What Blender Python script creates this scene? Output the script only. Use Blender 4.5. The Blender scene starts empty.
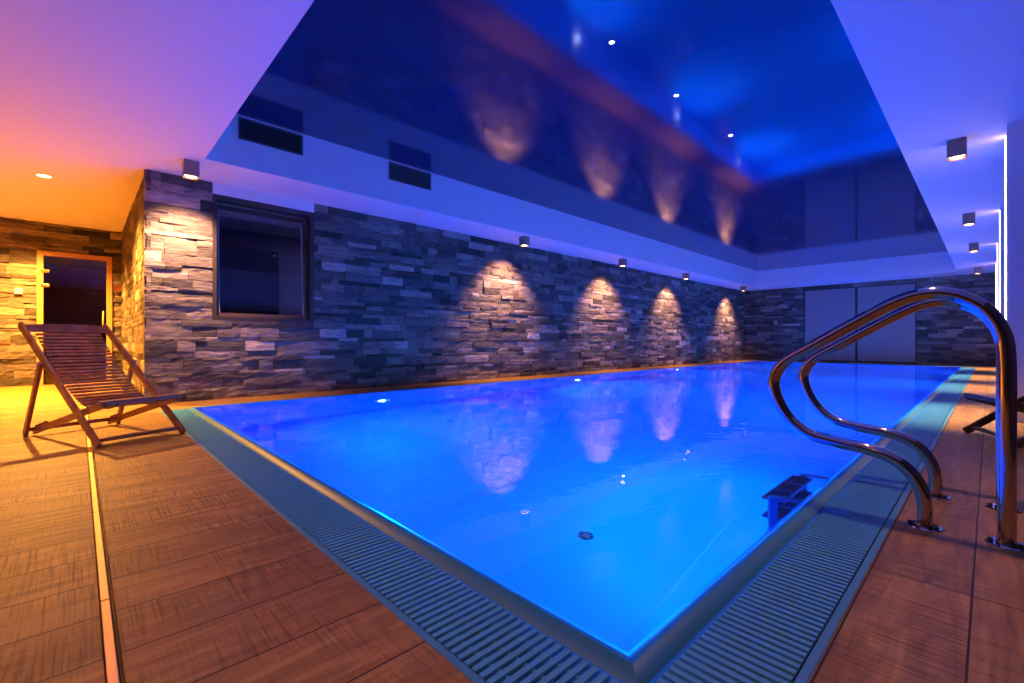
import bpy, math, random
from mathutils import Vector

# ------------------------------------------------------------------ camera, world, exposure
SC = bpy.context.scene
COL = SC.collection
EYE = 0.72
YAW = math.atan(478 / 455)
cam_d = bpy.data.cameras.new('camera')
cam_d.sensor_width = 36.0
cam_d.lens = 36.0 * 455.1 / 1024
cam_d.clip_start = 0.02
cam = bpy.data.objects.new('camera', cam_d)
cam.location = (0, 0, EYE)
cam.rotation_euler = (math.radians(90), 0, YAW)
COL.objects.link(cam)
SC.camera = cam

world = bpy.data.worlds.new('night')
world.use_nodes = True
world.node_tree.nodes['Background'].inputs['Color'].default_value = (0.01, 0.015, 0.05, 1)
world.node_tree.nodes['Background'].inputs['Strength'].default_value = 0.1
SC.world = world

SC.view_settings.view_transform = 'Standard'
SC.view_settings.look = 'None'
SC.view_settings.gamma = 1.0
SC.view_settings.use_curve_mapping = False
SC.view_settings.exposure = -0.22
SC.cycles.use_denoising = True
SC.cycles.caustics_refractive = True
SC.cycles.caustics_reflective = True
SC.cycles.blur_glossy = 0.5
SC.cycles.max_bounces = 12
SC.cycles.diffuse_bounces = 6
SC.cycles.glossy_bounces = 6
SC.cycles.transmission_bounces = 10
SC.cycles.sample_clamp_indirect = 5.0

# light settings (watts, colours)
POOL_W = 215.0
POOL_C = (0.0, 0.30, 1.0)
LAMP_W = 175.0
LAMP_C = (1.0, 0.50, 0.25)
SPA_W = 640.0
SPA_C = (1.0, 0.43, 0.06)
LED_C = (1.0, 0.62, 0.34)

# ------------------------------------------------------------------ room measures (metres)
WL = -6.65            # stone wall beside the pool
CZ = 2.69             # dropped ceiling
RZ = 3.28             # glossy ceiling in the recess
PX0, PX1, PY0, PY1 = -5.93, -0.574, 0.915, 17.95   # water
YB = 18.9             # back wall
SAX = -10.8           # sauna wall
PILY = 0.56           # end of the stone pillar
YR = -3.2             # wall behind the camera
XR = 1.7              # wall on the right
DEPTH = 1.5


def area(name, loc, aim, sx, sy, watts, color, shape='RECTANGLE', spread=180):
    d = bpy.data.lights.new(name, 'AREA')
    d.shape = shape
    d.size = sx
    if shape in ('RECTANGLE', 'ELLIPSE'):
        d.size_y = sy
    d.energy = watts
    d.color = color
    d.spread = math.radians(spread)
    o = bpy.data.objects.new(name, d)
    o.location = loc
    o.rotation_euler = Vector(aim).to_track_quat('-Z', 'Y').to_euler()
    COL.objects.link(o)
    return o


def spot(name, loc, aim, watts, color, cone, blend=0.6, rad=0.03):
    d = bpy.data.lights.new(name, 'SPOT')
    d.energy = watts
    d.color = color
    d.spot_size = math.radians(cone)
    d.spot_blend = blend
    d.shadow_soft_size = rad
    o = bpy.data.objects.new(name, d)
    o.location = loc
    o.rotation_euler = Vector(aim).to_track_quat('-Z', 'Y').to_euler()
    COL.objects.link(o)
    return o


# ------------------------------------------------------------------ mesh helpers
class MB:
    """collects shapes, builds ONE mesh object"""
    def __init__(self):
        self.v = []
        self.f = []
        self.tone = []
        self.smooth = []

    def add(self, vs, fs, tone=0.5, smooth=False):
        n = len(self.v)
        self.v += [tuple(p) for p in vs]
        for q in fs:
            self.f.append(tuple(n + i for i in q))
            self.tone.append(tone)
            self.smooth.append(smooth)

    def box(self, a, b, tone=0.5):
        x0, y0, z0 = a
        x1, y1, z1 = b
        vs = [(x0, y0, z0), (x1, y0, z0), (x1, y1, z0), (x0, y1, z0), (x0, y0, z1), (x1, y0, z1), (x1, y1, z1), (x0, y1, z1)]
        self.add(vs, [(0, 3, 2, 1), (4, 5, 6, 7), (0, 1, 5, 4), (1, 2, 6, 5), (2, 3, 7, 6), (3, 0, 4, 7)], tone)

    def bar(self, p, q, w, h, up=(0, 0, 1), ext=0.0):
        """square bar from p to q; w = size sideways, h = size along up"""
        p, q = Vector(p), Vector(q)
        d = (q - p).normalized()
        p = p - d * ext
        q = q + d * ext
        s = d.cross(Vector(up)).normalized() * (w / 2)
        u = s.cross(d).normalized() * (h / 2)
        vs = [p - s - u, p + s - u, p + s + u, p - s + u, q - s - u, q + s - u, q + s + u, q - s + u]
        self.add(vs, [(0, 3, 2, 1), (4, 5, 6, 7), (0, 1, 5, 4), (1, 2, 6, 5), (2, 3, 7, 6), (3, 0, 4, 7)][::1])

    def tube(self, pts, r, seg=20, cap=True):
        pts = [Vector(p) for p in pts]
        n = len(pts)
        tan = []
        for i in range(n):
            a = pts[max(0, i - 1)]
            b = pts[min(n - 1, i + 1)]
            tan.append((b - a).normalized())
        ref = Vector((0, 1, 0)) if abs(tan[0].y) < 0.9 else Vector((1, 0, 0))
        u = tan[0].cross(ref).normalized()
        vs = []
        for i in range(n):
            u = (u - tan[i] * u.dot(tan[i])).normalized()
            w = tan[i].cross(u)
            for k in range(seg):
                a = 2 * math.pi * k / seg
                vs.append(pts[i] + u * (math.cos(a) * r) + w * (math.sin(a) * r))
        fs = []
        for i in range(n - 1):
            for k in range(seg):
                k2 = (k + 1) % seg
                fs.append((i * seg + k, i * seg + k2, (i + 1) * seg + k2, (i + 1) * seg + k))
        self.add(vs, fs, smooth=True)
        if cap:
            self.add([vs[k] for k in range(seg)], [tuple(range(seg))[::-1]])
            self.add([vs[(n - 1) * seg + k] for k in range(seg)], [tuple(range(seg))])

    def lathe(self, prof, c=(0, 0, 0), axis='Z', seg=32):
        """prof = [(radius, height)]"""
        vs = []
        for r, h in prof:
            for k in range(seg):
                a = 2 * math.pi * k / seg
                x, y = r * math.cos(a), r * math.sin(a)
                if axis == 'Z':
                    vs.append((c[0] + x, c[1] + y, c[2] + h))
                elif axis == 'X':
                    vs.append((c[0] + h, c[1] + x, c[2] + y))
                else:
                    vs.append((c[0] + y, c[1] + h, c[2] + x))
        fs = []
        for i in range(len(prof) - 1):
            for k in range(seg):
                k2 = (k + 1) % seg
                fs.append((i * seg + k, i * seg + k2, (i + 1) * seg + k2, (i + 1) * seg + k))
        self.add(vs, fs, smooth=False)

    def extrude_profile(self, prof, length, fn):
        """prof in 2D, swept straight from 0 to length by fn(u, a, b)"""
        n = len(prof)
        vs = [fn(0, a, b) for a, b in prof] + [fn(length, a, b) for a, b in prof]
        fs = [(i, (i + 1) % n, n + (i + 1) % n, n + i) for i in range(n)]
        fs += [tuple(range(n))[::-1], tuple(range(n, 2 * n))]
        self.add(vs, fs)

    def build(self, name, mat, parent=None, bevel=0.0, seg=2):
        me = bpy.data.meshes.new(name)
        me.from_pydata(self.v, [], self.f)
        at = me.attributes.new('tone', 'FLOAT', 'FACE')
        at.data.foreach_set('value', self.tone)
        me.polygons.foreach_set('use_smooth', self.smooth)
        if isinstance(mat, (list, tuple)):
            for m in mat:
                me.materials.append(m)
        else:
            me.materials.append(mat)
        me.update()
        o = bpy.data.objects.new(name, me)
        COL.objects.link(o)
        if parent is not None:
            o.parent = parent
        if bevel:
            b = o.modifiers.new('bevel', 'BEVEL')
            b.width = bevel
            b.segments = seg
            b.limit_method = 'ANGLE'
        return o


def tag(o, label=None, cat=None, group=None, kind=None):
    if label:
        o['label'] = label
    if cat:
        o['category'] = cat
    if group:
        o['group'] = group
    if kind:
        o['kind'] = kind
    return o


def empty(name, loc, rz=0.0):
    o = bpy.data.objects.new(name, None)
    o.empty_display_size = 0.1
    o.location = loc
    o.rotation_euler = (0, 0, rz)
    COL.objects.link(o)
    return o


def kids(o):
    return [c for c in bpy.data.objects if c.parent == o]


def copy_tree(o, parent=None):
    c = o.copy()
    COL.objects.link(c)
    c.parent = parent
    for ch in kids(o):
        if ch is not c:
            copy_tree(ch, c)
    return c


def spline(ctrl, per=8):
    P = [Vector(p) for p in ctrl]
    P = [P[0] * 2 - P[1]] + P + [P[-1] * 2 - P[-2]]
    out = []
    for i in range(1, len(P) - 2):
        a, b, c, d = P[i - 1], P[i], P[i + 1], P[i + 2]
        for k in range(per):
            t = k / per
            out.append(0.5 * ((2 * b) + (c - a) * t + (2 * a - 5 * b + 4 * c - d) * t * t + (3 * b - a - 3 * c + d) * t ** 3))
    out.append(P[-2])
    return out


# ------------------------------------------------------------------ materials
def new_mat(name):
    m = bpy.data.materials.new(name)
    m.use_nodes = True
    nt = m.node_tree
    return m, nt, nt.nodes['Principled BSDF']


def plain(name, color, rough=0.5, metal=0.0, spec=0.5, emit=None, es=0.0, bump=0.0, bscale=40.0, ior=None):
    m, nt, p = new_mat(name)
    p.inputs['Base Color'].default_value = (*color, 1)
    p.inputs['Roughness'].default_value = rough
    p.inputs['Metallic'].default_value = metal
    p.inputs['Specular IOR Level'].default_value = spec
    if ior:
        p.inputs['IOR'].default_value = ior
    if emit:
        p.inputs['Emission Color'].default_value = (*emit, 1)
        p.inputs['Emission Strength'].default_value = es
    n = nt.nodes.new('ShaderNodeTexNoise')
    n.inputs['Scale'].default_value = bscale
    tc = nt.nodes.new('ShaderNodeTexCoord')
    nt.links.new(tc.outputs['Object'], n.inputs['Vector'])
    if bump:
        b = nt.nodes.new('ShaderNodeBump')
        b.inputs['Strength'].default_value = bump
        b.inputs['Distance'].default_value = 0.01
        nt.links.new(n.outputs['Fac'], b.inputs['Height'])
        nt.links.new(b.outputs['Normal'], p.inputs['Normal'])
    else:
        r = nt.nodes.new('ShaderNodeMapRange')
        r.inputs['To Min'].default_value = max(0.0, rough - 0.03)
        r.inputs['To Max'].default_value = rough + 0.03
        nt.links.new(n.outputs['Fac'], r.inputs['Value'])
        nt.links.new(r.outputs['Result'], p.inputs['Roughness'])
    return m


def mix_color(nt, fac, a, b, blend='MIX'):
    mx = nt.nodes.new('ShaderNodeMix')
    mx.data_type = 'RGBA'
    mx.blend_type = blend
    for sock, v in ((mx.inputs[0], fac), (mx.inputs[6], a), (mx.inputs[7], b)):
        if hasattr(v, 'is_linked') or hasattr(v, 'links'):
            nt.links.new(v, sock)
        elif isinstance(v, (int, float)):
            sock.default_value = v
        else:
            sock.default_value = (*v, 1)
    return mx.outputs[2]


def ramp(nt, src, stops):
    r = nt.nodes.new('ShaderNodeValToRGB')
    el = r.color_ramp.elements
    while len(el) < len(stops):
        el.new(0.5)
    for e, (p, c) in zip(el, stops):
        e.position = p
        e.color = (*c, 1) if len(c) == 3 else c
    nt.links.new(src, r.inputs['Fac'])
    return r.outputs['Color']


def stone_material(name):
    m, nt, p = new_mat(name)
    tc = nt.nodes.new('ShaderNodeTexCoord')
    at = nt.nodes.new('ShaderNodeAttribute')
    at.attribute_name = 'tone'
    base = ramp(nt, at.outputs['Fac'], [(0.0, (0.028, 0.023, 0.023)), (0.3, (0.075, 0.061, 0.057)), (0.55, (0.15, 0.120, 0.107)), (0.8, (0.27, 0.215, 0.185)), (1.0, (0.46, 0.38, 0.32))])
    mp = nt.nodes.new('ShaderNodeMapping')
    mp.inputs['Scale'].default_value = (3, 3, 14)
    nt.links.new(tc.outputs['Object'], mp.inputs['Vector'])
    n1 = nt.nodes.new('ShaderNodeTexNoise')
    n1.inputs['Scale'].default_value = 2.2
    n1.inputs['Detail'].default_value = 8
    n1.inputs['Roughness'].default_value = 0.65
    nt.links.new(mp.outputs['Vector'], n1.inputs['Vector'])
    vein = ramp(nt, n1.outputs['Fac'], [(0.3, (0.45, 0.42, 0.42)), (0.55, (1, 1, 1)), (0.75, (1.35, 1.25, 1.1))])
    c = mix_color(nt, 1.0, base, vein, 'MULTIPLY')
    nt.links.new(c, p.inputs['Base Color'])
    p.inputs['Roughness'].default_value = 0.62
    p.inputs['Specular IOR Level'].default_value = 0.35
    n2 = nt.nodes.new('ShaderNodeTexNoise')
    n2.inputs['Scale'].default_value = 38
    n2.inputs['Detail'].default_value = 6
    n2.inputs['Roughness'].default_value = 0.6
    mp2 = nt.nodes.new('ShaderNodeMapping')
    mp2.inputs['Scale'].default_value = (0.5, 0.5, 1.3)
    nt.links.new(tc.outputs['Object'], mp2.inputs['Vector'])
    nt.links.new(mp2.outputs['Vector'], n2.inputs['Vector'])
    ad = nt.nodes.new('ShaderNodeMath')
    ad.operation = 'MULTIPLY_ADD'
    nt.links.new(n1.outputs['Fac'], ad.inputs[0])
    ad.inputs[1].default_value = 1.8
    nt.links.new(n2.outputs['Fac'], ad.inputs[2])
    b = nt.nodes.new('ShaderNodeBump')
    b.inputs['Strength'].default_value = 0.9
    b.inputs['Distance'].default_value = 0.012
    nt.links.new(ad.outputs[0], b.inputs['Height'])
    nt.links.new(b.outputs['Normal'], p.inputs['Normal'])
    return m


def deck_material():
    """wood-look tiles, long side along Y, pitch 0.225 x 1.765, saw marks across the grain"""
    m, nt, p = new_mat('wood_tile')
    tc = nt.nodes.new('ShaderNodeTexCoord')
    sp = nt.nodes.new('ShaderNodeSeparateXYZ')
    nt.links.new(tc.outputs['Object'], sp.inputs[0])

    def math_n(op, a, b=None, c=None):
        n = nt.nodes.new('ShaderNodeMath')
        n.operation = op
        for i, v in enumerate((a, b, c)):
            if v is None:
                continue
            if isinstance(v, (int, float)):
                n.inputs[i].default_value = v
            else:
                nt.links.new(v, n.inputs[i])
        return n.outputs[0]
    u = math_n('DIVIDE', math_n('ADD', sp.outputs['X'], 0.035 + 22.5), 0.225)
    v = math_n('DIVIDE', math_n('ADD', sp.outputs['Y'], 17.65 - 0.065), 1.765)
    iu, iv = math_n('FLOOR', u), math_n('FLOOR', v)
    fu, fv = math_n('FRACT', u), math_n('FRACT', v)
    du = math_n('MULTIPLY', math_n('MINIMUM', fu, math_n('SUBTRACT', 1.0, fu)), 0.225)
    dv = math_n('MULTIPLY', math_n('MINIMUM', fv, math_n('SUBTRACT', 1.0, fv)), 1.765)
    dd = math_n('MINIMUM', du, dv)
    joint = nt.nodes.new('ShaderNodeMapRange')
    joint.inputs['From Min'].default_value = 0.0016
    joint.inputs['From Max'].default_value = 0.0030
    nt.links.new(dd, joint.inputs['Value'])
    wn = nt.nodes.new('ShaderNodeTexWhiteNoise')
    wn.noise_dimensions = '2D'
    cb = nt.nodes.new('ShaderNodeCombineXYZ')
    nt.links.new(iu, cb.inputs[0])
    nt.links.new(iv, cb.inputs[1])
    nt.links.new(cb.outputs[0], wn.inputs['Vector'])
    off = nt.nodes.new('ShaderNodeVectorMath')
    off.operation = 'SCALE'
    nt.links.new(wn.outputs['Color'], off.inputs[0])
    off.inputs['Scale'].default_value = 30
    vadd = nt.nodes.new('ShaderNodeVectorMath')
    vadd.operation = 'ADD'
    nt.links.new(tc.outputs['Object'], vadd.inputs[0])
    nt.links.new(off.outputs[0], vadd.inputs[1])
    # grain along Y
    mp = nt.nodes.new('ShaderNodeMapping')
    mp.inputs['Scale'].default_value = (17, 2.4, 1)
    nt.links.new(vadd.outputs[0], mp.inputs['Vector'])
    g = nt.nodes.new('ShaderNodeTexNoise')
    g.inputs['Scale'].default_value = 1.0
    g.inputs['Detail'].default_value = 7
    g.inputs['Roughness'].default_value = 0.62
    g.inputs['Distortion'].default_value = 1.2
    nt.links.new(mp.outputs[0], g.inputs['Vector'])
    # saw marks along X (across the plank)
    mp2 = nt.nodes.new('ShaderNodeMapping')
    mp2.inputs['Scale'].default_value = (5.0, 150, 1)
    nt.links.new(vadd.outputs[0], mp2.inputs['Vector'])
    s = nt.nodes.new('ShaderNodeTexNoise')
    s.inputs['Scale'].default_value = 1.0
    s.inputs['Detail'].default_value = 3
    nt.links.new(mp2.outputs[0], s.inputs['Vector'])
    gr = ramp(nt, g.outputs['Fac'], [(0.25, (0.15, 0.07, 0.016)), (0.5, (0.33, 0.165, 0.036)), (0.75, (0.52, 0.285, 0.07))])
    sr = ramp(nt, s.outputs['Fac'], [(0.34, (0.42, 0.40, 0.38)), (0.5, (0.95, 0.95, 0.95)), (0.72, (1.3, 1.28, 1.2))])
    pz = nt.nodes.new('ShaderNodeTexNoise')
    pz.inputs['Scale'].default_value = 3.5
    pz.inputs['Detail'].default_value = 3
    nt.links.new(vadd.outputs[0], pz.inputs['Vector'])
    pm = nt.nodes.new('ShaderNodeMapRange')
    pm.inputs['From Min'].default_value = 0.38
    pm.inputs['From Max'].default_value = 0.62
    pm.inputs['To Min'].default_value = 0.15
    pm.inputs['To Max'].default_value = 1.0
    nt.links.new(pz.outputs['Fac'], pm.inputs['Value'])
    c = mix_color(nt, pm.outputs[0], gr, mix_color(nt, 1.0, gr, sr, 'MULTIPLY'))
    var = nt.nodes.new('ShaderNodeMapRange')
    var.inputs['To Min'].default_value = 0.82
    var.inputs['To Max'].default_value = 1.15
    nt.links.new(wn.outputs['Value'], var.inputs['Value'])
    vm = nt.nodes.new('ShaderNodeVectorMath')
    vm.operation = 'SCALE'
    nt.links.new(c, vm.inputs[0])
    nt.links.new(var.outputs[0], vm.inputs['Scale'])
    c2 = mix_color(nt, joint.outputs[0], (0.018, 0.010, 0.008), vm.outputs[0])
    nt.links.new(c2, p.inputs['Base Color'])
    p.inputs['Roughness'].default_value = 0.5
    p.inputs['Specular IOR Level'].default_value = 0.3
    h = math_n('ADD', math_n('MULTIPLY', s.outputs['Fac'], 0.55), math_n('MULTIPLY', g.outputs['Fac'], 0.4))
    h = math_n('ADD', h, math_n('MULTIPLY', joint.outputs[0], 0.8))
    b = nt.nodes.new('ShaderNodeBump')
    b.inputs['Strength'].default_value = 0.55
    b.inputs['Distance'].default_value = 0.003
    nt.links.new(h, b.inputs['Height'])
    nt.links.new(b.outputs['Normal'], p.inputs['Normal'])
    return m


def wood_material(name, dark, light, scale=(3, 30, 30), rough=0.4):
    m, nt, p = new_mat(name)
    tc = nt.nodes.new('ShaderNodeTexCoord')
    mp = nt.nodes.new('ShaderNodeMapping')
    mp.inputs['Scale'].default_value = scale
    nt.links.new(tc.outputs['Object'], mp.inputs['Vector'])
    n = nt.nodes.new('ShaderNodeTexNoise')
    n.inputs['Scale'].default_value = 1.5
    n.inputs['Detail'].default_value = 5
    nt.links.new(mp.outputs[0], n.inputs['Vector'])
    c = ramp(nt, n.outputs['Fac'], [(0.3, dark), (0.7, light)])
    nt.links.new(c, p.inputs['Base Color'])
    p.inputs['Roughness'].default_value = rough
    return m


def water_material():
    m, nt, p = new_mat('water')
    nt.nodes.remove(p)
    g = nt.nodes.new('ShaderNodeBsdfGlass')
    g.inputs['IOR'].default_value = 1.33
    g.inputs['Roughness'].default_value = 0.0
    g.inputs['Color'].default_value = (1, 1, 1, 1)
    tc = nt.nodes.new('ShaderNodeTexCoord')
    n = nt.nodes.new('ShaderNodeTexNoise')
    n.inputs['Scale'].default_value = 4.0
    n.inputs['Detail'].default_value = 3
    nt.links.new(tc.outputs['Object'], n.inputs['Vector'])
    b = nt.nodes.new('ShaderNodeBump')
    b.inputs['Strength'].default_value = 0.25
    b.inputs['Distance'].default_value = 0.01
    nt.links.new(n.outputs['Fac'], b.inputs['Height'])
    nt.links.new(b.outputs['Normal'], g.inputs['Normal'])
    nt.links.new(g.outputs[0], nt.nodes['Material Output'].inputs['Surface'])
    return m


def glass_material(name, tint=(0.9, 0.95, 1.0), rough=0.0):
    m, nt, p = new_mat(name)
    p.inputs['Base Color'].default_value = (*tint, 1)
    p.inputs['Roughness'].default_value = rough
    p.inputs['Transmission Weight'].default_value = 1.0
    p.inputs['IOR'].default_value = 1.5
    return m


M = {}
M['stone'] = stone_material('ledger_stone')
M['deck'] = deck_material()
M['water'] = water_material()
M['paint'] = plain('white_paint', (0.80, 0.80, 0.82), 0.65, spec=0.3)
M['grey_paint'] = plain('grey_paint', (0.30, 0.29, 0.33), 0.6, spec=0.3)
M['night_wall'] = plain('dark_rear_wall', (0.05, 0.045, 0.05), 0.4)
M['gloss_ceiling'] = plain('stretch_ceiling_film', (0.008, 0.02, 0.09), 0.085, ior=1.62)
M['liner'] = plain('pool_liner', (0.008, 0.25, 0.85), 0.5, spec=0.3)
M['seam'] = plain('liner_weld_seam', (0.03, 0.22, 0.62), 0.5)
M['rim'] = plain('rim_liner', (0.03, 0.22, 0.34), 0.38)
M['grate'] = plain('grate_plastic', (0.10, 0.42, 0.70), 0.3)
M['channel'] = plain('dark_channel', (0.012, 0.014, 0.02), 0.6)
M['edge_profile'] = plain('gutter_edge_profile', (0.07, 0.30, 0.48), 0.35)
M['chrome'] = plain('polished_steel', (0.52, 0.47, 0.44), 0.07, metal=1.0, bscale=6)
M['steel'] = plain('brushed_steel', (0.6, 0.6, 0.6), 0.3, metal=1.0)
M['ladder'] = plain('ladder_steel', (0.22, 0.24, 0.30), 0.3, metal=0.6)
M['black'] = plain('black_rubber', (0.015, 0.015, 0.017), 0.5)
M['pad'] = plain('tread_pad', (0.05, 0.02, 0.03), 0.6)
M['dark_frame'] = plain('dark_window_frame', (0.035, 0.026, 0.024), 0.35)
M['sash'] = plain('brown_sash', (0.075, 0.05, 0.042), 0.35)
M['reveal'] = plain('pale_sash_edge', (0.45, 0.42, 0.42), 0.5)
M['panel'] = plain('satin_panel', (0.30, 0.24, 0.24), 0.33, spec=0.5)
M['lamp_box'] = plain('lamp_housing', (0.30, 0.19, 0.15), 0.4)
M['lens_warm'] = plain('warm_lens', (1, 0.9, 0.7), 0.4, emit=(1.0, 0.48, 0.14), es=30.0)
M['lens_spot'] = plain('spot_lens', (1, 0.9, 0.7), 0.4, emit=(1.0, 0.80, 0.40), es=14.0)
M['lens_small'] = plain('small_spot_lens', (1, 0.9, 0.8), 0.4, emit=(1.0, 0.72, 0.50), es=22.0)
M['lens_pool'] = plain('pool_lamp_lens', (0.9, 0.95, 1), 0.3, emit=(0.75, 0.78, 1.0), es=40.0)
M['led'] = plain('led_strip', (1, 0.9, 0.9), 0.4, emit=(1.0, 0.62, 0.48), es=9.0)
M['gold_wood'] = wood_material('pine_door_frame', (0.34, 0.17, 0.06), (0.55, 0.32, 0.13))
M['dark_wood'] = wood_material('sauna_wood', (0.05, 0.02, 0.012), (0.12, 0.05, 0.028))
M['bench_wood'] = wood_material('bench_wood', (0.42, 0.28, 0.14), (0.60, 0.42, 0.22))
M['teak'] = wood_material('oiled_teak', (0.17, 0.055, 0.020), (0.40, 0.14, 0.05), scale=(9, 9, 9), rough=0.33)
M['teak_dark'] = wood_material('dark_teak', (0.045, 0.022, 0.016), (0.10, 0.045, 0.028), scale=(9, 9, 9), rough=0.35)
M['brass'] = plain('brass', (0.62, 0.42, 0.16), 0.25, metal=1.0)
M['drain_tile'] = plain('drain_insert', (0.95, 0.56, 0.20), 0.45, metal=0.75, bump=0.15, bscale=60)
M['glass'] = glass_material('clear_glass', (0.86, 0.9, 0.95))
M['tinted'] = glass_material('tinted_glass', (0.62, 0.55, 0.58))
M['plate'] = plain('switch_plate', (0.75, 0.72, 0.66), 0.4)
M['cabinet'] = plain('dark_cabinet', (0.012, 0.012, 0.014), 0.4)
M['vent'] = plain('vent_slats', (0.03, 0.035, 0.05), 0.45)
M['vent_frame'] = plain('vent_frame', (0.07, 0.08, 0.10), 0.4)


# ------------------------------------------------------------------ setting
def struct(o):
    return tag(o, kind='structure')


# floor, cut out round the pool and its gutters
GO = 0.605            # outer edge of the near gutter (Y)
GR = -0.268           # outer edge of the right gutter (X)
DR0, DR1 = 0.040, 0.072   # slot of the linear drain (Y)
DRE = -9.0
f = MB()
f.box((-14.0, YR, -0.10), (DRE, GO, 0))
f.box((DRE, YR, -0.10), (XR, DR0, 0))
f.box((DRE, DR1, -0.10), (XR, GO, 0))
f.box((WL - 0.4, GO, -0.10), (PX0 - 0.02, YB + 0.3, 0))
f.box((PX0 - 0.02, PY1 + 0.02, -0.10), (GR, YB + 0.3, 0))
f.box((GR, GO, -0.10), (XR, YB + 0.3, 0))
f.box((DRE, DR0, -0.10), (XR, DR1, -0.03))
struct(f.build('floor', M['deck']))

# dropped ceiling with the raised recess over the pool
RX0, RX1, RY0, RY1 = -5.84, -0.635, 0.985, 17.85
c = MB()
T = 0.9
c.box((-14.0, YR, CZ), (XR + 0.2, RY0, CZ + T))
c.box((-14.0, RY0, CZ), (RX0, YB + 0.4, CZ + T))
c.box((RX1, RY0, CZ), (XR + 0.2, YB + 0.4, CZ + T))
c.box((RX0, RY1, CZ), (RX1, YB + 0.4, CZ + T))
ceil = struct(c.build('ceiling', M['paint']))
g = MB()
g.box((RX0, RY0, RZ), (RX1, RY1, RZ + 0.05))
g.build('gloss_panel', M['gloss_ceiling'], ceil)


def wall_boxes(m, u0, u1, z0, z1, holes, fn):
    """solid wall in the u-z plane with rectangular holes; fn(u, z) gives box corner pair"""
    us = sorted({u0, u1, *[h[0] for h in holes], *[h[1] for h in holes]})
    zs = sorted({z0, z1, *[h[2] for h in holes], *[h[3] for h in holes]})
    for a, b in zip(us, us[1:]):
        for c_, d in zip(zs, zs[1:]):
            mu, mz = (a + b) / 2, (c_ + d) / 2
            if any(h[0] < mu < h[1] and h[2] < mz < h[3] for h in holes):
                continue
            p, q = fn(a, c_), fn(b, d)
            m.box([min(i, j) for i, j in zip(p[0], q[0])], [max(i, j) for i, j in zip(p[1], q[1])], 0.2)


def ledger(m, u0, u1, z0, z1, holes, place, rng, cell=0.075, flat=1.0):
    """split-face stones in rows; place(u, z, depth) -> point"""
    cuts = sorted({z0, z1, *[h[2] for h in holes], *[h[3] for h in holes]})
    cuts = [q for q in cuts if z0 <= q <= z1]
    for a, b in zip(cuts, cuts[1:]):
        z = a
        rows = []
        while z < b - 1e-6:
            h = rng.choice((0.05, 0.065, 0.08, 0.10, 0.125))
            if b - z - h < 0.04:
                h = b - z
            rows.append((z, z + h))
            z += h
        for ra, rb in rows:
            spans = [(u0, u1)]
            for h in holes:
                if h[2] < (ra + rb) / 2 < h[3]:
                    new = []
                    for s, e in spans:
                        if h[1] <= s or h[0] >= e:
                            new.append((s, e))
                        else:
                            if h[0] > s:
                                new.append((s, h[0]))
                            if h[1] < e:
                                new.append((h[1], e))
                    spans = new
            for s, e in spans:
                u = s
                first = True
                while u < e - 1e-6:
                    L = rng.uniform(0.12, 0.66)
                    if first:
                        L *= rng.uniform(0.4, 1)
                        first = False
                    if e - u - L < 0.08:
                        L = e - u
                    stone(m, u, u + L, ra, rb, place, rng, cell, flat)
                    u += L


def stone(m, ua, ub, za, zb, place, rng, cell, flat=1.0):
    dep = 0.014 + 0.034 * flat * rng.random() ** 1.5
    tone = min(1, max(0, rng.gauss(0.5, 0.22)))
    nu = max(1, int(round((ub - ua) / cell)))
    nz = 2
    g_ = 0.0012
    ua += g_
    ub -= g_
    za += g_
    zb -= g_
    tilt = rng.uniform(-0.009, 0.009) * flat
    tz = rng.uniform(-0.006, 0.006) * flat
    vs = []
    for j in range(nz + 1):
        for i in range(nu + 1):
            fu, fz = i / nu, j / nz
            edge = (i in (0, nu)) + (j in (0, nz))
            d = dep + tilt * (fu * 2 - 1) + tz * (fz * 2 - 1) + rng.uniform(-0.006, 0.006) * flat - 0.004 * edge
            vs.append(place(ua + (ub - ua) * fu, za + (zb - za) * fz, max(0.004, d)))
    W = nu + 1
    fs = []
    for j in range(nz):
        for i in range(nu):
            a = j * W + i
            fs.append((a, a + 1, a + W + 1, a + W))
    per = [i for i in range(W)] + [j * W + nu for j in range(1, nz + 1)] + [nz * W + i for i in range(nu - 1, -1, -1)] + [j * W for j in range(nz - 1, 0, -1)]
    back = []
    for k in per:
        j, i = divmod(k, W)
        back.append(place(ua + (ub - ua) * i / nu, za + (zb - za) * j / nz, -0.03))
    n0 = len(vs)
    vs += back
    n = len(per)
    for k in range(n):
        k2 = (k + 1) % n
        fs.append((per[k2], per[k], n0 + k, n0 + k2))
    m.add(vs, fs, tone)


rng = random.Random(7)
# stone wall beside the pool with the window opening (window Y 1.20..2.43)
WY0, WY1, WZ0, WZ1 = 1.20, 2.43, 0.985, 2.505
win_hole = (WY0, WY1, WZ0, CZ)
wx = WL + 0.0
m = MB()
wall_boxes(m, PILY + 0.008, YB, 0, CZ, [win_hole], lambda u, z: ((wx - 0.30, u, z), (wx - 0.018, u, z)))
ledger(m, PILY - 0.02, YB, 0, CZ, [win_hole], lambda u, z, d: (wx - 0.02 + d, u, z), rng)
# return face of the pillar, towards the relaxation bay
wall_boxes(m, SAX, wx - 0.018, 0, CZ, [], lambda u, z: ((u, PILY + 0.008, z), (u, PILY + 0.2, z)))
ledger(m, SAX, wx + 0.01, 0, CZ, [], lambda u, z, d: (u, PILY + 0.01 - d, z), rng, 0.15, 0.25)
struct(m.build('wall_left', M['stone']))
# white lintel above the window
l = MB()
l.box((wx - 0.28, WY0, WZ1 + 0.05), (wx + 0.012, WY1, CZ))
struct(l.build('trim_1', M['paint'], bevel=0.004))

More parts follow.
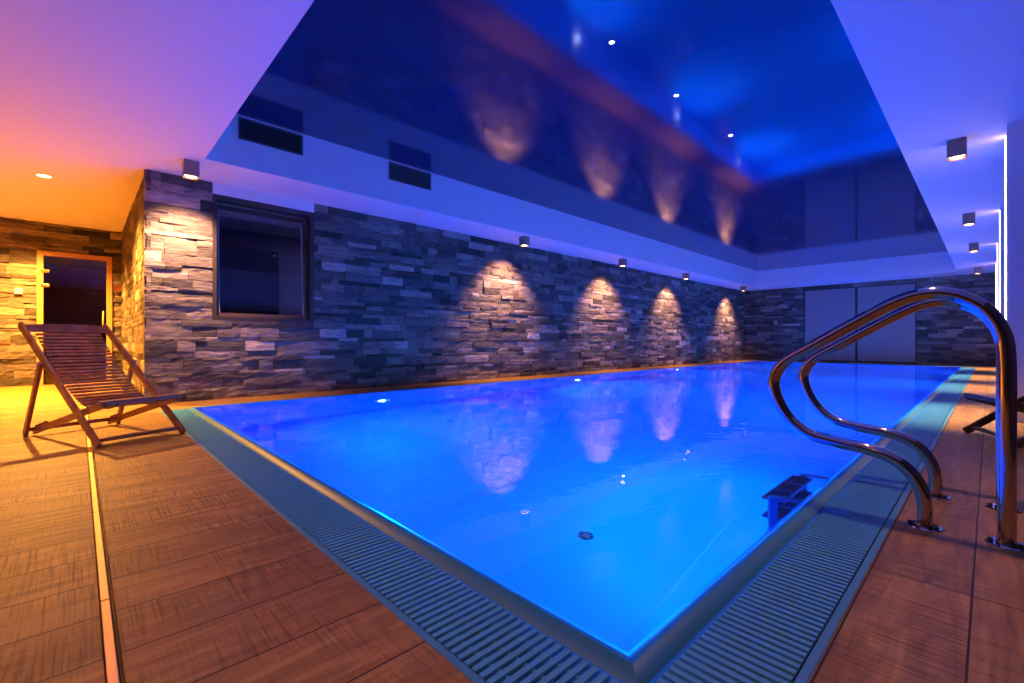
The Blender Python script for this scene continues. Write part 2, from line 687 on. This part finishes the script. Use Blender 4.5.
# back wall with the opening for two sliding panels
bh = (-4.63, -1.58, 0.02, 2.56)
m = MB()
wall_boxes(m, WL, XR, 0, CZ, [bh], lambda u, z: ((u, YB + 0.018, z), (u, YB + 0.25, z)))
m.box((bh[0] - 0.1, YB + 0.25, 0), (bh[1] + 0.1, YB + 0.30, CZ), 0.1)
ledger(m, WL, XR, 0, CZ, [bh], lambda u, z, d: (u, YB + 0.02 - d, z), rng, 0.12)
struct(m.build('wall_back', M['stone']))

# sauna wall with door opening
dh = (-0.50, 0.43, 0.0, 2.22)
m = MB()
wall_boxes(m, YR, PILY, 0, CZ, [dh], lambda u, z: ((SAX - 0.2, u, z), (SAX - 0.018, u, z)))
ledger(m, YR, PILY, 0, CZ, [dh], lambda u, z, d: (SAX - 0.02 + d, u, z), rng)
struct(m.build('wall_sauna', M['stone']))

# plain walls behind and to the right of the camera
m = MB()
m.box((SAX - 0.2, YR - 0.2, 0), (XR + 0.2, YR, CZ))
struct(m.build('wall_rear', M['night_wall']))
m = MB()
m.box((XR, YR - 0.2, 0), (XR + 0.2, YB + 0.3, CZ))
struct(m.build('wall_right', M['night_wall']))

# wall piers on the right with a vertical light strip set in each
COLX = 0.105
pier_y = [6.08, 9.68, 13.0, 16.3]
for i, y in enumerate(pier_y):
    m = MB()
    d = 1.0
    m.box((COLX, y, 0), (XR, y + 0.34, CZ))
    m.box((COLX, y + 0.40, 0), (XR, y + d, CZ))
    m.box((COLX + 0.04, y + 0.34, 0), (XR, y + 0.40, CZ))
    struct(m.build('trim_%d' % (i + 2), M['paint']))
    s = MB()
    s.box((COLX - 0.008, y + 0.345, 0.02), (COLX + 0.038, y + 0.395, CZ - 0.01))
    o = s.build('led_strip_light', M['led'])
    tag(o, ['warm vertical light strip in the nearest white pier behind the handrail', 'thin warm vertical light strip in the second white pier along the right side',
            'warm light strip in the third white pier from the camera', 'warm light strip in the farthest white pier by the back wall'][i],
        'light strip', 'vertical light strips in the right piers')

# ------------------------------------------------------------------ pool basin
wt = 0.15
m = MB()
m.box((PX0 - wt, PY0 - wt, -DEPTH - 0.1), (PX1 + wt, PY1 + wt, -DEPTH))
m.box((PX0 - wt, PY0 - wt, -DEPTH), (PX0, PY1 + wt, -0.012))
m.box((PX1, PY0 - wt, -DEPTH), (PX1 + wt, PY1 + wt, -0.012))
m.box((PX0, PY0 - wt, -DEPTH), (PX1, PY0, -0.012))
m.box((PX0, PY1, -DEPTH), (PX1, PY1 + wt, -0.012))
basin = struct(m.build('pool_basin', M['liner']))
s = MB()
for x in (-1.25, -2.78, -2.84, -3.75, -4.75):
    s.box((x - 0.006, PY0, -DEPTH), (x + 0.006, PY1, -DEPTH + 0.003))
s.build('liner_seam', M['seam'], basin)

# raised rim with a rounded crest sloping out to the gutter
RW = 0.078
prof_in = [(-0.014, -0.06), (-0.012, -0.026), (-0.004, -0.008), (0.008, 0.003), (0.020, 0.0085), (0.030, 0.0095)]
prof = [(0.030, 0.0095), (0.038, 0.008), (0.052, 0.001), (0.066, -0.009), (RW - 0.003, -0.018), (RW, -0.05)]
m = MB()


def ring(m, prof, x0, x1, y0, y1, sides):
    for sd in sides:
        n = len(prof)
        if sd == 'near':
            A = [(x0 - a, y0 - a, b) for a, b in prof]
            B = [(x1 + a, y0 - a, b) for a, b in prof]
        elif sd == 'right':
            A = [(x1 + a, y0 - a, b) for a, b in prof]
            B = [(x1 + a, y1 + a, b) for a, b in prof]
        elif sd == 'far':
            A = [(x1 + a, y1 + a, b) for a, b in prof]
            B = [(x0 - a, y1 + a, b) for a, b in prof]
        else:
            A = [(x0 - a, y1 + a, b) for a, b in prof]
            B = [(x0 - a, y0 - a, b) for a, b in prof]
        m.add(A + B, [(i, i + 1, n + i + 1, n + i) for i in range(n - 1)], smooth=True)


ring(m, prof, PX0, PX1, PY0, PY1, ['near', 'right'])
rim = struct(m.build('pool_rim', M['rim']))
m = MB()
ring(m, prof_in, PX0, PX1, PY0, PY1, ['near', 'right'])
m.build('inner_lip', M['liner'], rim)
m = MB()
small = [(0.0, -0.05), (0.0, 0.004), (0.004, 0.010), (0.02, 0.010), (0.024, -0.005)]
ring(m, small, PX0, PX1, PY0, PY1, ['far', 'left'])
struct(m.build('pool_edge_strip', M['edge_profile']))

# gutter channel under the grates
gx0 = PX0 - 0.06
m = MB()
m.box((gx0, GO, -0.16), (GR, PY0 - RW, -0.15))
m.box((PX1 + RW, PY0 - RW, -0.16), (GR, PY1 + 0.02, -0.15))
m.box((gx0, GO - 0.004, -0.16), (GR, GO + 0.004, -0.02))
m.box((GR - 0.004, GO, -0.16), (GR + 0.004, PY1 + 0.02, -0.02))
m.box((gx0 - 0.006, GO, -0.16), (gx0, PY0, -0.02))
struct(m.build('gutter_channel', M['channel']))
m = MB()
m.box((gx0, GO - 0.002, -0.02), (GR, GO + 0.018, 0.002))
m.box((GR - 0.018, GO, -0.02), (GR + 0.002, PY1 + 0.02, 0.002))
struct(m.build('gutter_edge_profile', M['edge_profile'], bevel=0.002))

# slatted gutter grates
pitch, sw = 0.0262, 0.0148
m = MB()
c = MB()
ga, gb = GO + 0.024, PY0 - RW - 0.006
x = gx0 + 0.01
while x < PX1 + RW - 0.01:
    m.box((x, ga, -0.010), (x + sw, gb, -0.002))
    x += pitch
yc = (ga + gb) / 2
for q in (yc - 0.055, yc, yc + 0.055):
    c.box((gx0 + 0.01, q - 0.004, -0.022), (PX1 + RW - 0.01, q + 0.004, -0.0085))
root = empty('gutter_grate', ((gx0 + PX1) / 2, yc, -0.02))
tag(root, 'blue grey slatted overflow grate along the short near end of the pool', 'grate')
for mb, nm in ((m, 'slat_panel'), (c, 'connector_rod')):
    mb.v = [(a - root.location.x, b - root.location.y, d + 0.02) for a, b, d in mb.v]
    mb.build(nm, M['grate'], root)
m = MB()
c = MB()
xa, xb = PX1 + RW + 0.006, GR - 0.024
y = GO + 0.024
while y < PY1:
    m.box((xa, y, -0.010), (xb, y + sw, -0.002))
    y += pitch
xc = (xa + xb) / 2
for q in (xc - 0.055, xc, xc + 0.055):
    c.box((q - 0.004, GO + 0.03, -0.022), (q + 0.004, PY1, -0.0085))
root = empty('gutter_grate', (xc, 9.0, -0.02))
tag(root, 'long blue grey slatted overflow grate running down the right side under the handrail', 'grate')
for mb, nm in ((m, 'slat_panel'), (c, 'connector_rod')):
    mb.v = [(a - xc, b - 9.0, d + 0.02) for a, b, d in mb.v]
    mb.build(nm, M['grate'], root)

# water
nx, ny = 2, 2
m = MB()
m.add([(PX0, PY0, 0), (PX1, PY0, 0), (PX1, PY1, 0), (PX0, PY1, 0)], [(0, 1, 2, 3)])
o = m.build('pool_water', M['water'])
o.location = (0, 0, 0.004)
tag(o, 'still bright blue water filling the long pool', 'water', kind='stuff')

# underwater lamps in the long walls
for side, X, s in (('left', PX0, 1), ('right', PX1, -1)):
    for i, y in enumerate((3.1, 7.5, 11.9, 16.3)):
        if side == 'left':
            r = empty('underwater_lamp', (X, y, -0.86))
            tag(r, ['round underwater lamp in the left pool wall, nearest to the deck chair', 'round underwater lamp in the left pool wall, second from the near end',
                    'round underwater lamp in the left pool wall, third from the near end', 'round underwater lamp in the left pool wall, farthest away'][i], 'lamp', 'underwater pool lamps')
            m = MB()
            m.lathe([(0.0, 0.0), (0.135, 0.0), (0.135, 0.012), (0.10, 0.018), (0.095, 0.006), (0.0, 0.006)], axis='X')
            m.build('trim_ring', M['plate'], r)
            m = MB()
            m.lathe([(0.0, 0.012), (0.05, 0.011), (0.06, 0.007)], axis='X')
            m.build('lens', M['lens_pool'], r)
        area('pool_light', (X + s * 0.05, y, -0.86), (s, 0, -0.12), 0.05, 0.05, POOL_W, POOL_C, 'DISK', 170)
        if side == 'left':
            spot('pool_beam', (X + 0.05, y, -0.86), (1.0, 0.15, -0.55), 170, (0.6, 0.68, 1.0), 44, 1.0, 0.08)

# floor inlet
r = empty('pool_floor_inlet', (-1.90, 2.50, -DEPTH))
tag(r, 'small round dark inlet cover on the pool floor in front of the ladder', 'inlet')
m = MB()
m.lathe([(0.0, 0.006), (0.045, 0.006), (0.052, 0.0)], seg=28)
m.build('cover_plate', M['black'], r)
m = MB()
for k in range(8):
    a = k * math.pi / 4
    m.bar((0.018 * math.cos(a), 0.018 * math.sin(a), 0.009), (0.038 * math.cos(a), 0.038 * math.sin(a), 0.009), 0.006, 0.006)
m.lathe([(0.0, 0.012), (0.016, 0.012), (0.018, 0.006)], seg=16)
m.build('grille', M['steel'], r)
r = empty('pool_floor_inlet', (-4.7, 3.4, -DEPTH))
tag(r, 'small dark inlet on the pool floor near the left wall lamp', 'inlet')
m = MB()
m.lathe([(0.0, 0.012), (0.035, 0.010), (0.045, 0.0)], seg=24)
m.build('cover_plate', M['black'], r)

# ------------------------------------------------------------------ handrail and ladder
rail_xz = [(-0.175, 0.0), (-0.177, 0.100), (-0.204, 0.183), (-0.262, 0.243), (-0.345, 0.270), (-0.457, 0.284), (-0.560, 0.305), (-0.637, 0.363), (-0.690, 0.455),
           (-0.703, 0.540), (-0.660, 0.622), (-0.550, 0.697), (-0.376, 0.810), (-0.258, 0.880), (-0.172, 0.905), (-0.090, 0.893), (-0.018, 0.842), (0.026, 0.762), (0.040, 0.662), (0.041, 0.42), (0.041, 0.0)]
RAILS = []
for i, y in enumerate((2.38, 2.88)):
    r = empty('pool_handrail', (-0.07, y, 0))
    tag(r, ['polished steel looped handrail in front, nearer the camera', 'polished steel looped handrail just behind the nearer one'][i], 'handrail', 'pair of steel handrails at the pool edge')
    m = MB()
    m.tube([(a + 0.07, 0, b) for a, b in [(p.x, p.z) for p in spline([(a, 0, b) for a, b in rail_xz], 8)]], 0.0245, 28)
    m.build('rail_tube', M['chrome'], r)
    for fx in (-0.175, 0.041):
        m = MB()
        m.lathe([(0.0245, 0.006), (0.052, 0.006), (0.056, 0.003), (0.056, 0.0)], (fx + 0.07, 0, 0.0), seg=40)
        m.lathe([(0.030, 0.006), (0.028, 0.014), (0.0245, 0.014)], (fx + 0.07, 0, 0.0), seg=32)
        fl = m.build('floor_flange', M['chrome'], r)
        for k, a in enumerate((200, 320, 80)):
            b = MB()
            a = math.radians(a)
            cx, cy = fx + 0.07 + 0.044 * math.cos(a), 0.044 * math.sin(a)
            b.lathe([(0.0085, 0.005), (0.0085, 0.016), (0.0055, 0.020), (0.0, 0.020)], (cx, cy, 0), seg=8)
            b.build('bolt', M['black'], fl)

r = empty('pool_ladder', (PX1, 2.63, 0))
tag(r, 'submerged step ladder on the right pool wall below the handrails', 'ladder')
for y in (-0.25, 0.25):
    m = MB()
    m.tube(spline([(-0.135, y, -1.15), (-0.135, y, -0.6), (-0.135, y, -0.10), (-0.120, y, -0.055), (-0.07, y, -0.04), (0.0, y, -0.04)], 6), 0.021, 16)
    m.bar((-0.135, y, -1.10), (0.0, y, -1.10), 0.03, 0.02)
    m.build('side_rail', M['ladder'], r)
for k, z in enumerate((-0.09, -0.34, -0.59, -0.84)):
    m = MB()
    m.box((-0.185, -0.25, z - 0.03), (-0.085, 0.25, z))
    t = m.build('tread', M['ladder'], r, bevel=0.004)
    m = MB()
    for q in (-0.16, 0.0, 0.16):
        m.box((-0.175, q - 0.065, z), (-0.095, q + 0.065, z + 0.004))
    m.build('grip_pad', M['pad'], t)

# ------------------------------------------------------------------ wall and ceiling lamps
lamp_pos = [(-6.05, 0.89, 'on the ceiling at the stone pillar left of the window'), (-6.05, 6.08, 'over the stone wall, second from the pillar'),
            (-6.05, 9.41, 'over the stone wall, third from the pillar'), (-6.05, 12.7, 'over the stone wall, fourth from the pillar'),
            (-6.05, 17.1, 'in the far left corner by the back wall'),
            (-0.225, 6.25, 'on the right ceiling strip, nearest to the camera'), (-0.225, 9.95, 'on the right ceiling strip, second from the camera'),
            (-0.225, 13.0, 'on the right ceiling strip, third from the camera'), (-0.225, 17.3, 'on the right ceiling strip, next to the back wall')]
proto = None
LH = 0.17
for i, (x, y, where) in enumerate(lamp_pos):
    if proto is None:
        r = empty('ceiling_downlight', (x, y, CZ))
        m = MB()
        w = 0.07
        th = 0.006
        m.box((-w, -w, -LH), (-w + th, w, 0))
        m.box((w - th, -w, -LH), (w, w, 0))
        m.box((-w + th, -w, -LH), (w - th, -w + th, 0))
        m.box((-w + th, w - th, -LH), (w - th, w, 0))
        m.box((-w + th, -w + th, -0.02), (w - th, w - th, 0))
        m.box((-w + th, -w + th, -LH + 0.022), (w - th, w - th, -LH + 0.028))
        m.build('housing', M['lamp_box'], r, bevel=0.002)
        m = MB()
        m.lathe([(0.0, -LH + 0.006), (0.045, -LH + 0.008), (0.056, -LH + 0.022)], seg=28)
        m.build('lens', M['lens_warm'], r)
        proto = r
    else:
        r = copy_tree(proto)
        r.location = (x, y, CZ)
    left = x < -3
    tag(r, 'brown box downlight ' + where, 'lamp', 'box downlights along the stone wall' if left else 'box downlights along the right ceiling')
    aim = (-0.52, 0, -1) if left else (0, 0, -1)
    spot('downlight_beam', (x, y, CZ - LH - 0.02), aim, LAMP_W * ((4.2 if i == 0 else 3.7) if left else 5.5), LAMP_C if left else (1.0, 0.64, 0.36), 96 if left else 60, 1.0, 0.035)

# unseen: right downlight row carried on, plus spots added to warm the near deck
for (x, y, w) in ((-0.225, 2.55, 0.7), (-0.225, -1.2, 0.5), (-2.4, -1.2, 0.8), (-4.6, -1.2, 0.8)):
    spot('downlight_beam', (x, y, CZ - 0.1), (0, 0, -1), LAMP_W * w, LAMP_C, 120, 1.0, 0.05)

# recessed downlights
for i, (x, y) in enumerate([(-2.23, 3.30), (-2.25, 4.50), (-2.22, 5.86)]):
    r = empty('recessed_spotlight', (x, y, RZ))
    tag(r, ['tiny round spotlight in the glossy dark ceiling, highest of the row of three', 'tiny round spotlight in the glossy dark ceiling, middle of the row of three',
            'tiny round spotlight in the glossy dark ceiling, lowest of the row of three'][i], 'spotlight', 'tiny spotlights in the glossy ceiling')
    m = MB()
    m.lathe([(0.020, -0.001), (0.020, -0.004), (0.028, -0.004), (0.030, 0.0)], seg=20)
    m.build('trim_ring', M['steel'], r)
    m = MB()
    m.lathe([(0.0, -0.002), (0.020, -0.002)], seg=20)
    m.build('lens', M['lens_small'], r)
for i, (x, y) in enumerate([(-7.75, -0.30), (-9.75, -0.55), (-9.0, -1.6), (-7.2, -2.0)]):
    if i == 0:
        r = empty('recessed_spotlight', (x, y, CZ))
        tag(r, 'round glowing recessed spotlight in the orange lit ceiling above the deck chair', 'spotlight')
        m = MB()
        m.lathe([(0.060, -0.001), (0.060, -0.005), (0.078, -0.005), (0.082, 0.0)], seg=32)
        m.build('trim_ring', M['paint'], r)
        m = MB()
        m.lathe([(0.0, -0.003), (0.060, -0.003)], seg=32)
        m.build('lens', M['lens_spot'], r)
    spot('bay_spot', (x, y, CZ - 0.03), (0.1 if i == 0 else -0.1, 0, -1), SPA_W * (3.3, 3.8, 3.0, 1.2)[i], SPA_C, 136 if i == 0 else 122, 0.8, 0.05)


# ------------------------------------------------------------------ vents in the recess side
for i, (ya, yb) in enumerate(((1.30, 2.00), (3.16, 3.86))):
    r = empty('air_vent', (RX0, (ya + yb) / 2, 3.13))
    tag(r, ['dark rectangular air grille in the recess side above the window', 'dark rectangular air grille in the recess side, right of the other one'][i], 'vent', 'air grilles in the recess side')
    hw, hh = (yb - ya) / 2, 0.125
    m = MB()
    m.box((0, -hw, -hh), (0.012, -hw + 0.02, hh))
    m.box((0, hw - 0.02, -hh), (0.012, hw, hh))
    m.box((0, -hw + 0.02, -hh), (0.012, hw - 0.02, -hh + 0.02))
    m.box((0, -hw + 0.02, hh - 0.02), (0.012, hw - 0.02, hh))
    m.build('frame', M['vent_frame'], r, bevel=0.002)
    m = MB()
    m.box((0.0, -hw + 0.02, -hh + 0.02), (0.002, hw - 0.02, hh - 0.02))
    if i == 1:
        for k in range(9):
            z = -hh + 0.03 + k * 0.0235
            m.bar((0.006, -hw + 0.02, z), (0.006, hw - 0.02, z), 0.003, 0.012)
    m.build('louvre', M['vent'] if i else M['cabinet'], r)

# ------------------------------------------------------------------ window in the stone wall
r = empty('window_1', (WL - 0.04, (WY0 + WY1) / 2, WZ0))
struct(r)
W2 = (WY1 - WY0) / 2
H2 = WZ1 + 0.05 - WZ0
m = MB()
m.box((-0.08, -W2, 0), (0.05, -W2 + 0.045, H2))
m.box((-0.08, W2 - 0.06, 0), (0.05, W2, H2))
m.box((-0.08, -W2 + 0.045, 0), (0.05, W2 - 0.06, 0.05))
m.box((-0.08, -W2 + 0.045, H2 - 0.07), (0.05, W2 - 0.06, H2))
m.build('frame', M['dark_frame'], r, bevel=0.003)
sash = bpy.data.objects.new('tilted_sash', None)
COL.objects.link(sash)
sash.parent = r
sash.location = (-0.02, 0, 0.055)
sash.rotation_euler = (0, math.radians(-3.5), 0)
a, b, h = -W2 + 0.055, W2 - 0.075, H2 - 0.14
bpy.data.objects.remove(sash)
tilt = math.tan(math.radians(3.5))
m = MB()


def tilted(m, y0, y1, z0, z1, x0=-0.02, th=0.03):
    vs = []
    for z in (z0, z1):
        o_ = x0 - z * tilt
        vs += [(o_ - th, y0, z), (o_, y0, z), (o_, y1, z), (o_ - th, y1, z)]
    m.add(vs, [(0, 3, 2, 1), (4, 5, 6, 7), (0, 1, 5, 4), (1, 2, 6, 5), (2, 3, 7, 6), (3, 0, 4, 7)])


tilted(m, a, a + 0.03, 0.055, 0.055 + h)
tilted(m, b - 0.045, b, 0.055, 0.055 + h)
tilted(m, a + 0.03, b - 0.045, 0.055, 0.10)
tilted(m, a + 0.03, b - 0.045, h, h + 0.055)
sash = m.build('sash', M['sash'], r)
m = MB()
tilted(m, a + 0.03, b - 0.045, 0.10, h, -0.03, 0.008)
m.build('pane', M['glass'], sash)
for y in (a + 0.03, b - 0.053):
    m = MB()
    tilted(m, y, y + 0.008, 0.10, h, -0.018, 0.012)
    m.build('glazing_bead', M['reveal'], sash)
# dim room behind the window
RX = WL - 0.30
for nm, lo, hi in (('wall_utility_back', (RX - 2.3, PILY + 0.2, 0), (RX - 2.2, 4.5, CZ)), ('wall_utility_end', (RX - 2.3, 4.5, 0), (RX, 4.6, CZ)),
                   ('floor_utility', (RX - 2.2, PILY + 0.2, -0.05), (RX, 4.5, 0))):
    m = MB()
    m.box(lo, hi)
    struct(m.build(nm, M['grey_paint']))
m = MB()
m.box((-0.25, -0.82, 0), (0.25, 0.82, 2.24))
o = m.build('tall_cabinet', M['cabinet'], bevel=0.01)
o.location = (RX - 1.6, 1.64, 0.0)
m = MB()
for y in (-0.41, 0.41):
    m.box((0.25, y - 0.395, 0.06), (0.268, y + 0.395, 2.20))
m.build('door', M['cabinet'], o, bevel=0.003)
area('utility_fill', (RX - 0.9, 3.4, CZ - 0.05), (0, 0, -1), 0.4, 0.4, 9, (0.35, 0.30, 1.0))  # added fill without a fixture, lifts the dark room behind the pane
tag(o, 'black tall cabinet standing in the dim room behind the window', 'cabinet')

# ------------------------------------------------------------------ sliding panels in the back wall
for i, (xa, xb) in enumerate(((bh[0], -3.10), (-3.10, bh[1]))):
    r = empty('door_%d' % (i + 2), ((xa + xb) / 2, YB + 0.03, bh[2]))
    struct(r)
    hw, hh = (xb - xa) / 2, bh[3] - bh[2]
    m = MB()
    m.box((-hw, 0, 0), (-hw + 0.035, 0.06, hh))
    m.box((hw - 0.035, 0, 0), (hw, 0.06, hh))
    m.box((-hw + 0.035, 0, 0), (hw - 0.035, 0.06, 0.05))
    m.box((-hw + 0.035, 0, hh - 0.03), (hw - 0.035, 0.06, hh))
    m.build('frame', M['dark_frame'], r)
    m = MB()
    m.box((-hw + 0.035, 0.015, 0.05), (hw - 0.035, 0.045, hh - 0.03))
    m.build('satin_panel', M['panel'], r)

# ------------------------------------------------------------------ sauna: frame, glass door, interior
r = empty('door_1', (SAX, (dh[0] + dh[1]) / 2, 0))
struct(r)
hw, hh = (dh[1] - dh[0]) / 2, dh[3]
m = MB()
m.box((-0.16, -hw, 0), (0.035, -hw + 0.075, hh))
m.box((-0.16, hw - 0.075, 0), (0.035, hw, hh))
m.box((-0.16, -hw + 0.075, hh - 0.075), (0.035, hw - 0.075, hh))
m.build('frame', M['gold_wood'], r, bevel=0.004)
m = MB()
m.box((0.0, -hw + 0.08, 0.02), (0.01, hw - 0.08, hh - 0.08))
leaf = m.build('glass_leaf', M['tinted'], r)
for z in (1.62, 1.86, 0.30):
    m = MB()
    m.box((0.010, -hw + 0.05, z), (0.045, -hw + 0.15, z + 0.05))
    m.lathe([(0.014, 0.0), (0.014, 0.05), (0.0, 0.05)], (0.03, -hw + 0.06, z), seg=12)
    m.build('hinge', M['brass'], leaf, bevel=0.003)
m = MB()
m.tube([(0.012, hw - 0.12, 0.95), (0.05, hw - 0.12, 0.95), (0.05, hw - 0.12, 1.25), (0.012, hw - 0.12, 1.25)], 0.012, 12)
m.build('handle', M['bench_wood'], leaf)

sx0 = SAX - 2.4
for nm in ('back', 'near', 'far'):
    m = MB()
    for k in range(24):
        z = k * 0.095
        lo, hi = {'back': ((sx0, -1.6, z), (sx0 + 0.02, 1.6, z + 0.088)), 'near': ((sx0, -1.62, z), (SAX - 0.21, -1.6, z + 0.088)),
                  'far': ((sx0, 1.6, z), (SAX - 0.21, 1.62, z + 0.088))}[nm]
        m.box(lo, hi)
    struct(m.build('wall_sauna_' + nm, M['dark_wood']))
area('sauna_fill', (SAX - 1.2, 0.9, 2.2), (-0.6, -0.3, -1), 0.3, 0.3, 10, (1.0, 0.35, 0.35))  # added fill, no lamp modelled; makes the slats show through the glass
for nm, z in (('ceiling_sauna', 2.30), ('floor_sauna', -0.05)):
    m = MB()
    m.box((sx0, -1.62, z), (SAX - 0.21, 1.62, z + 0.05))
    struct(m.build(nm, M['dark_wood']))
for (z, x0, lab) in ((0.45, sx0 + 0.65, 'lower dark slatted bench inside the sauna behind the glass door'), (0.95, sx0 + 0.03, 'upper dark slatted bench inside the sauna behind the glass door')):
    r = empty('sauna_bench', (x0 + 0.28, 0, 0))
    tag(r, lab, 'bench')
    m = MB()
    for k in range(5):
        m.box((-0.26 + k * 0.11, -1.3, z - 0.03), (-0.26 + k * 0.11 + 0.09, 1.3, z))
    m.build('seat_slats', M['dark_wood'], r, bevel=0.004)
    m = MB()
    for k in range(3):
        m.box((0.24, -1.3, z - 0.13 - k * 0.10), (0.262, 1.3, z - 0.05 - k * 0.10))
    m.build('front_slats', M['dark_wood'], r, bevel=0.004)
    for y in (-1.2, 1.2):
        m = MB()
        m.box((-0.24, y - 0.03, 0), (0.22, y + 0.03, z - 0.03))
        m.build('support', M['dark_wood'], r)

m = MB()
m.box((0, -0.045, -0.045), (0.012, 0.045, 0.045))
o = m.build('switch_plate', M['plate'], bevel=0.004)
m = MB()
m.box((0.012, -0.02, -0.03), (0.017, 0.02, 0.03))
m.build('rocker', M['plate'], o, bevel=0.002)
o.location = (SAX + 0.035, -0.70, 1.53)
tag(o, 'pale square switch plate on the stone wall left of the sauna door', 'switch')
m = MB()
m.box((0, -0.05, -0.055), (0.03, 0.05, 0.055))
o = m.build('sauna_control_unit', M['brass'], bevel=0.005)
m = MB()
m.box((0.030, -0.03, -0.01), (0.033, 0.03, 0.035))
m.build('display', plain('red_display', (0.25, 0.02, 0.01), 0.3), o)
o.location = (SAX + 0.035, 0.50, 1.66)
tag(o, 'small control unit with dark red display right of the sauna door', 'control unit')

# ------------------------------------------------------------------ linear drain insert in the floor
m = MB()
x = -8.9
k = 0
while x < XR - 0.05:
    e = min(x + 0.90, XR - 0.02)
    m.box((x, DR0 + 0.0035, -0.03), (e - 0.006, DR1 - 0.009, -0.001))
    x = e
o = m.build('linear_drain', M['drain_tile'], bevel=0.002)
tag(o, 'narrow pale orange drain strip set between the wood tiles in the left foreground', 'drain')

# ------------------------------------------------------------------ deck chairs
def deck_chair(label, loc, rz, wood):
    r = empty('deck_chair', (loc[0], loc[1], 0), rz)
    tag(r, label, 'deck chair', 'slatted wooden deck chairs')
    hw = 0.2655
    T, H = 1.128, 0.851
    L = math.hypot(T, H)
    nrm = Vector((0, -H, T)).normalized()
    for s in (-1, 1):
        m = MB()
        m.bar((s * hw, 0.0, 0.018), (s * hw, T, H), 0.024, 0.052, up=nrm, ext=0.012)
        m.build('backrest_rail', wood, r, bevel=0.005)
        m = MB()
        cy, cz = T * 0.651, H * 0.651
        m.bar((s * (hw + 0.026), cy, cz), (s * (hw + 0.026), 0.976, 0.018), 0.022, 0.045, up=(0, 1, 0.3), ext=0.012)
        leg = m.build('rear_leg', wood, r, bevel=0.004)
        b = MB()
        b.lathe([(0.0, 0.0), (0.011, 0.0), (0.011, 0.012), (0.0, 0.014)], (s * (hw + 0.026) + (0.008 if s > 0 else -0.022), cy, cz), 'X', 12)
        b.build('pivot_bolt', M['steel'], leg)
        m = MB()
        q = s * (hw - 0.030)
        m.bar((q, -0.005, 0.290), (q, 0.985, 0.032), 0.022, 0.048, up=(0, 0.2, 1), ext=0.01)
        for k in range(4):     # notches for the recline positions
            y = 0.80 + k * 0.045
            z = 0.290 - (y + 0.005) * 0.2606 + 0.028
            m.box((q - 0.011, y, z - 0.02), (q + 0.011, y + 0.018, z + 0.014))
        m.build('seat_rail', wood, r, bevel=0.004)
    m = MB()
    n = 10
    for k in range(n):        # head rail, gently curved
        xa, xb = -hw + 0.012 + k * (2 * hw - 0.024) / n, -hw + 0.012 + (k + 1) * (2 * hw - 0.024) / n
        ca = 0.012 * (1 - (xa / hw) ** 2)
        cb = 0.012 * (1 - (xb / hw) ** 2)
        yt, zt = T - 0.035, H - 0.028
        for (x_, cc) in ((xa, ca), (xb, cb)):
            pass
        vs = []
        for x_, cc in ((xa, ca), (xb, cb)):
            for dy, dz in ((-0.012, -0.028), (0.012, -0.028), (0.012, 0.028 + cc), (-0.012, 0.028 + cc)):
                vs.append((x_, yt + dy + dz * 0.5, zt + dz))
        m.add(vs, [(0, 3, 2, 1), (4, 5, 6, 7), (0, 1, 5, 4), (1, 2, 6, 5), (2, 3, 7, 6), (3, 0, 4, 7)])
    m.build('head_rail', wood, r)
    m = MB()
    m.bar((-hw + 0.012, 0.045, 0.045), (hw - 0.012, 0.045, 0.045), 0.048, 0.022)
    m.build('front_stretcher', wood, r, bevel=0.004)
    m = MB()
    m.bar((-hw - 0.015, 0.955, 0.055), (hw + 0.015, 0.955, 0.055), 0.03, 0.03)
    m.build('rear_stretcher', wood, r, bevel=0.004)
    m = MB()
    m.bar((-hw + 0.008, 0.0, 0.300), (hw - 0.008, 0.0, 0.300), 0.045, 0.030)
    m.build('seat_front_bar', wood, r, bevel=0.004)
    # hanging slats
    P = [(1.085, 0.805), (0.56, 0.31), (0.30, 0.14), (0.0, 0.312)]
    pts = []
    for i in range(201):
        t = i / 200
        B = [(1 - t) ** 3, 3 * t * (1 - t) ** 2, 3 * t * t * (1 - t), t ** 3]
        pts.append((sum(b_ * p_[0] for b_, p_ in zip(B, P)), sum(b_ * p_[1] for b_, p_ in zip(B, P))))
    acc, nxt = 0.0, 0.035
    m = MB()
    ca = MB()
    count = 0
    for (y0, z0), (y1, z1) in zip(pts, pts[1:]):
        acc += math.hypot(y1 - y0, z1 - z0)
        if acc >= nxt:
            nxt += 0.0405
            d = Vector((0, y1 - y0, z1 - z0)).normalized()
            c0 = Vector((0, y1, z1))
            w_ = 0.205
            up = Vector((0, -d.z, d.y))
            m.bar(c0 - Vector((w_, 0, 0)), c0 + Vector((w_, 0, 0)), 0.0225, 0.012, up=up)
            count += 1
    m.build('slatted_seat', wood, r, bevel=0.002, seg=1)
    for s in (-0.13, 0.13):
        ca.tube([(s, y_ + 0.002, z_ - 0.010) for y_, z_ in pts[::10]], 0.004, 6)
    ca.build('webbing', M['black'], r)
    return r


deck_chair('reddish brown slatted deck chair on the orange lit floor beside the pool corner', (-4.24, 0.342), 1.955, M['teak'])
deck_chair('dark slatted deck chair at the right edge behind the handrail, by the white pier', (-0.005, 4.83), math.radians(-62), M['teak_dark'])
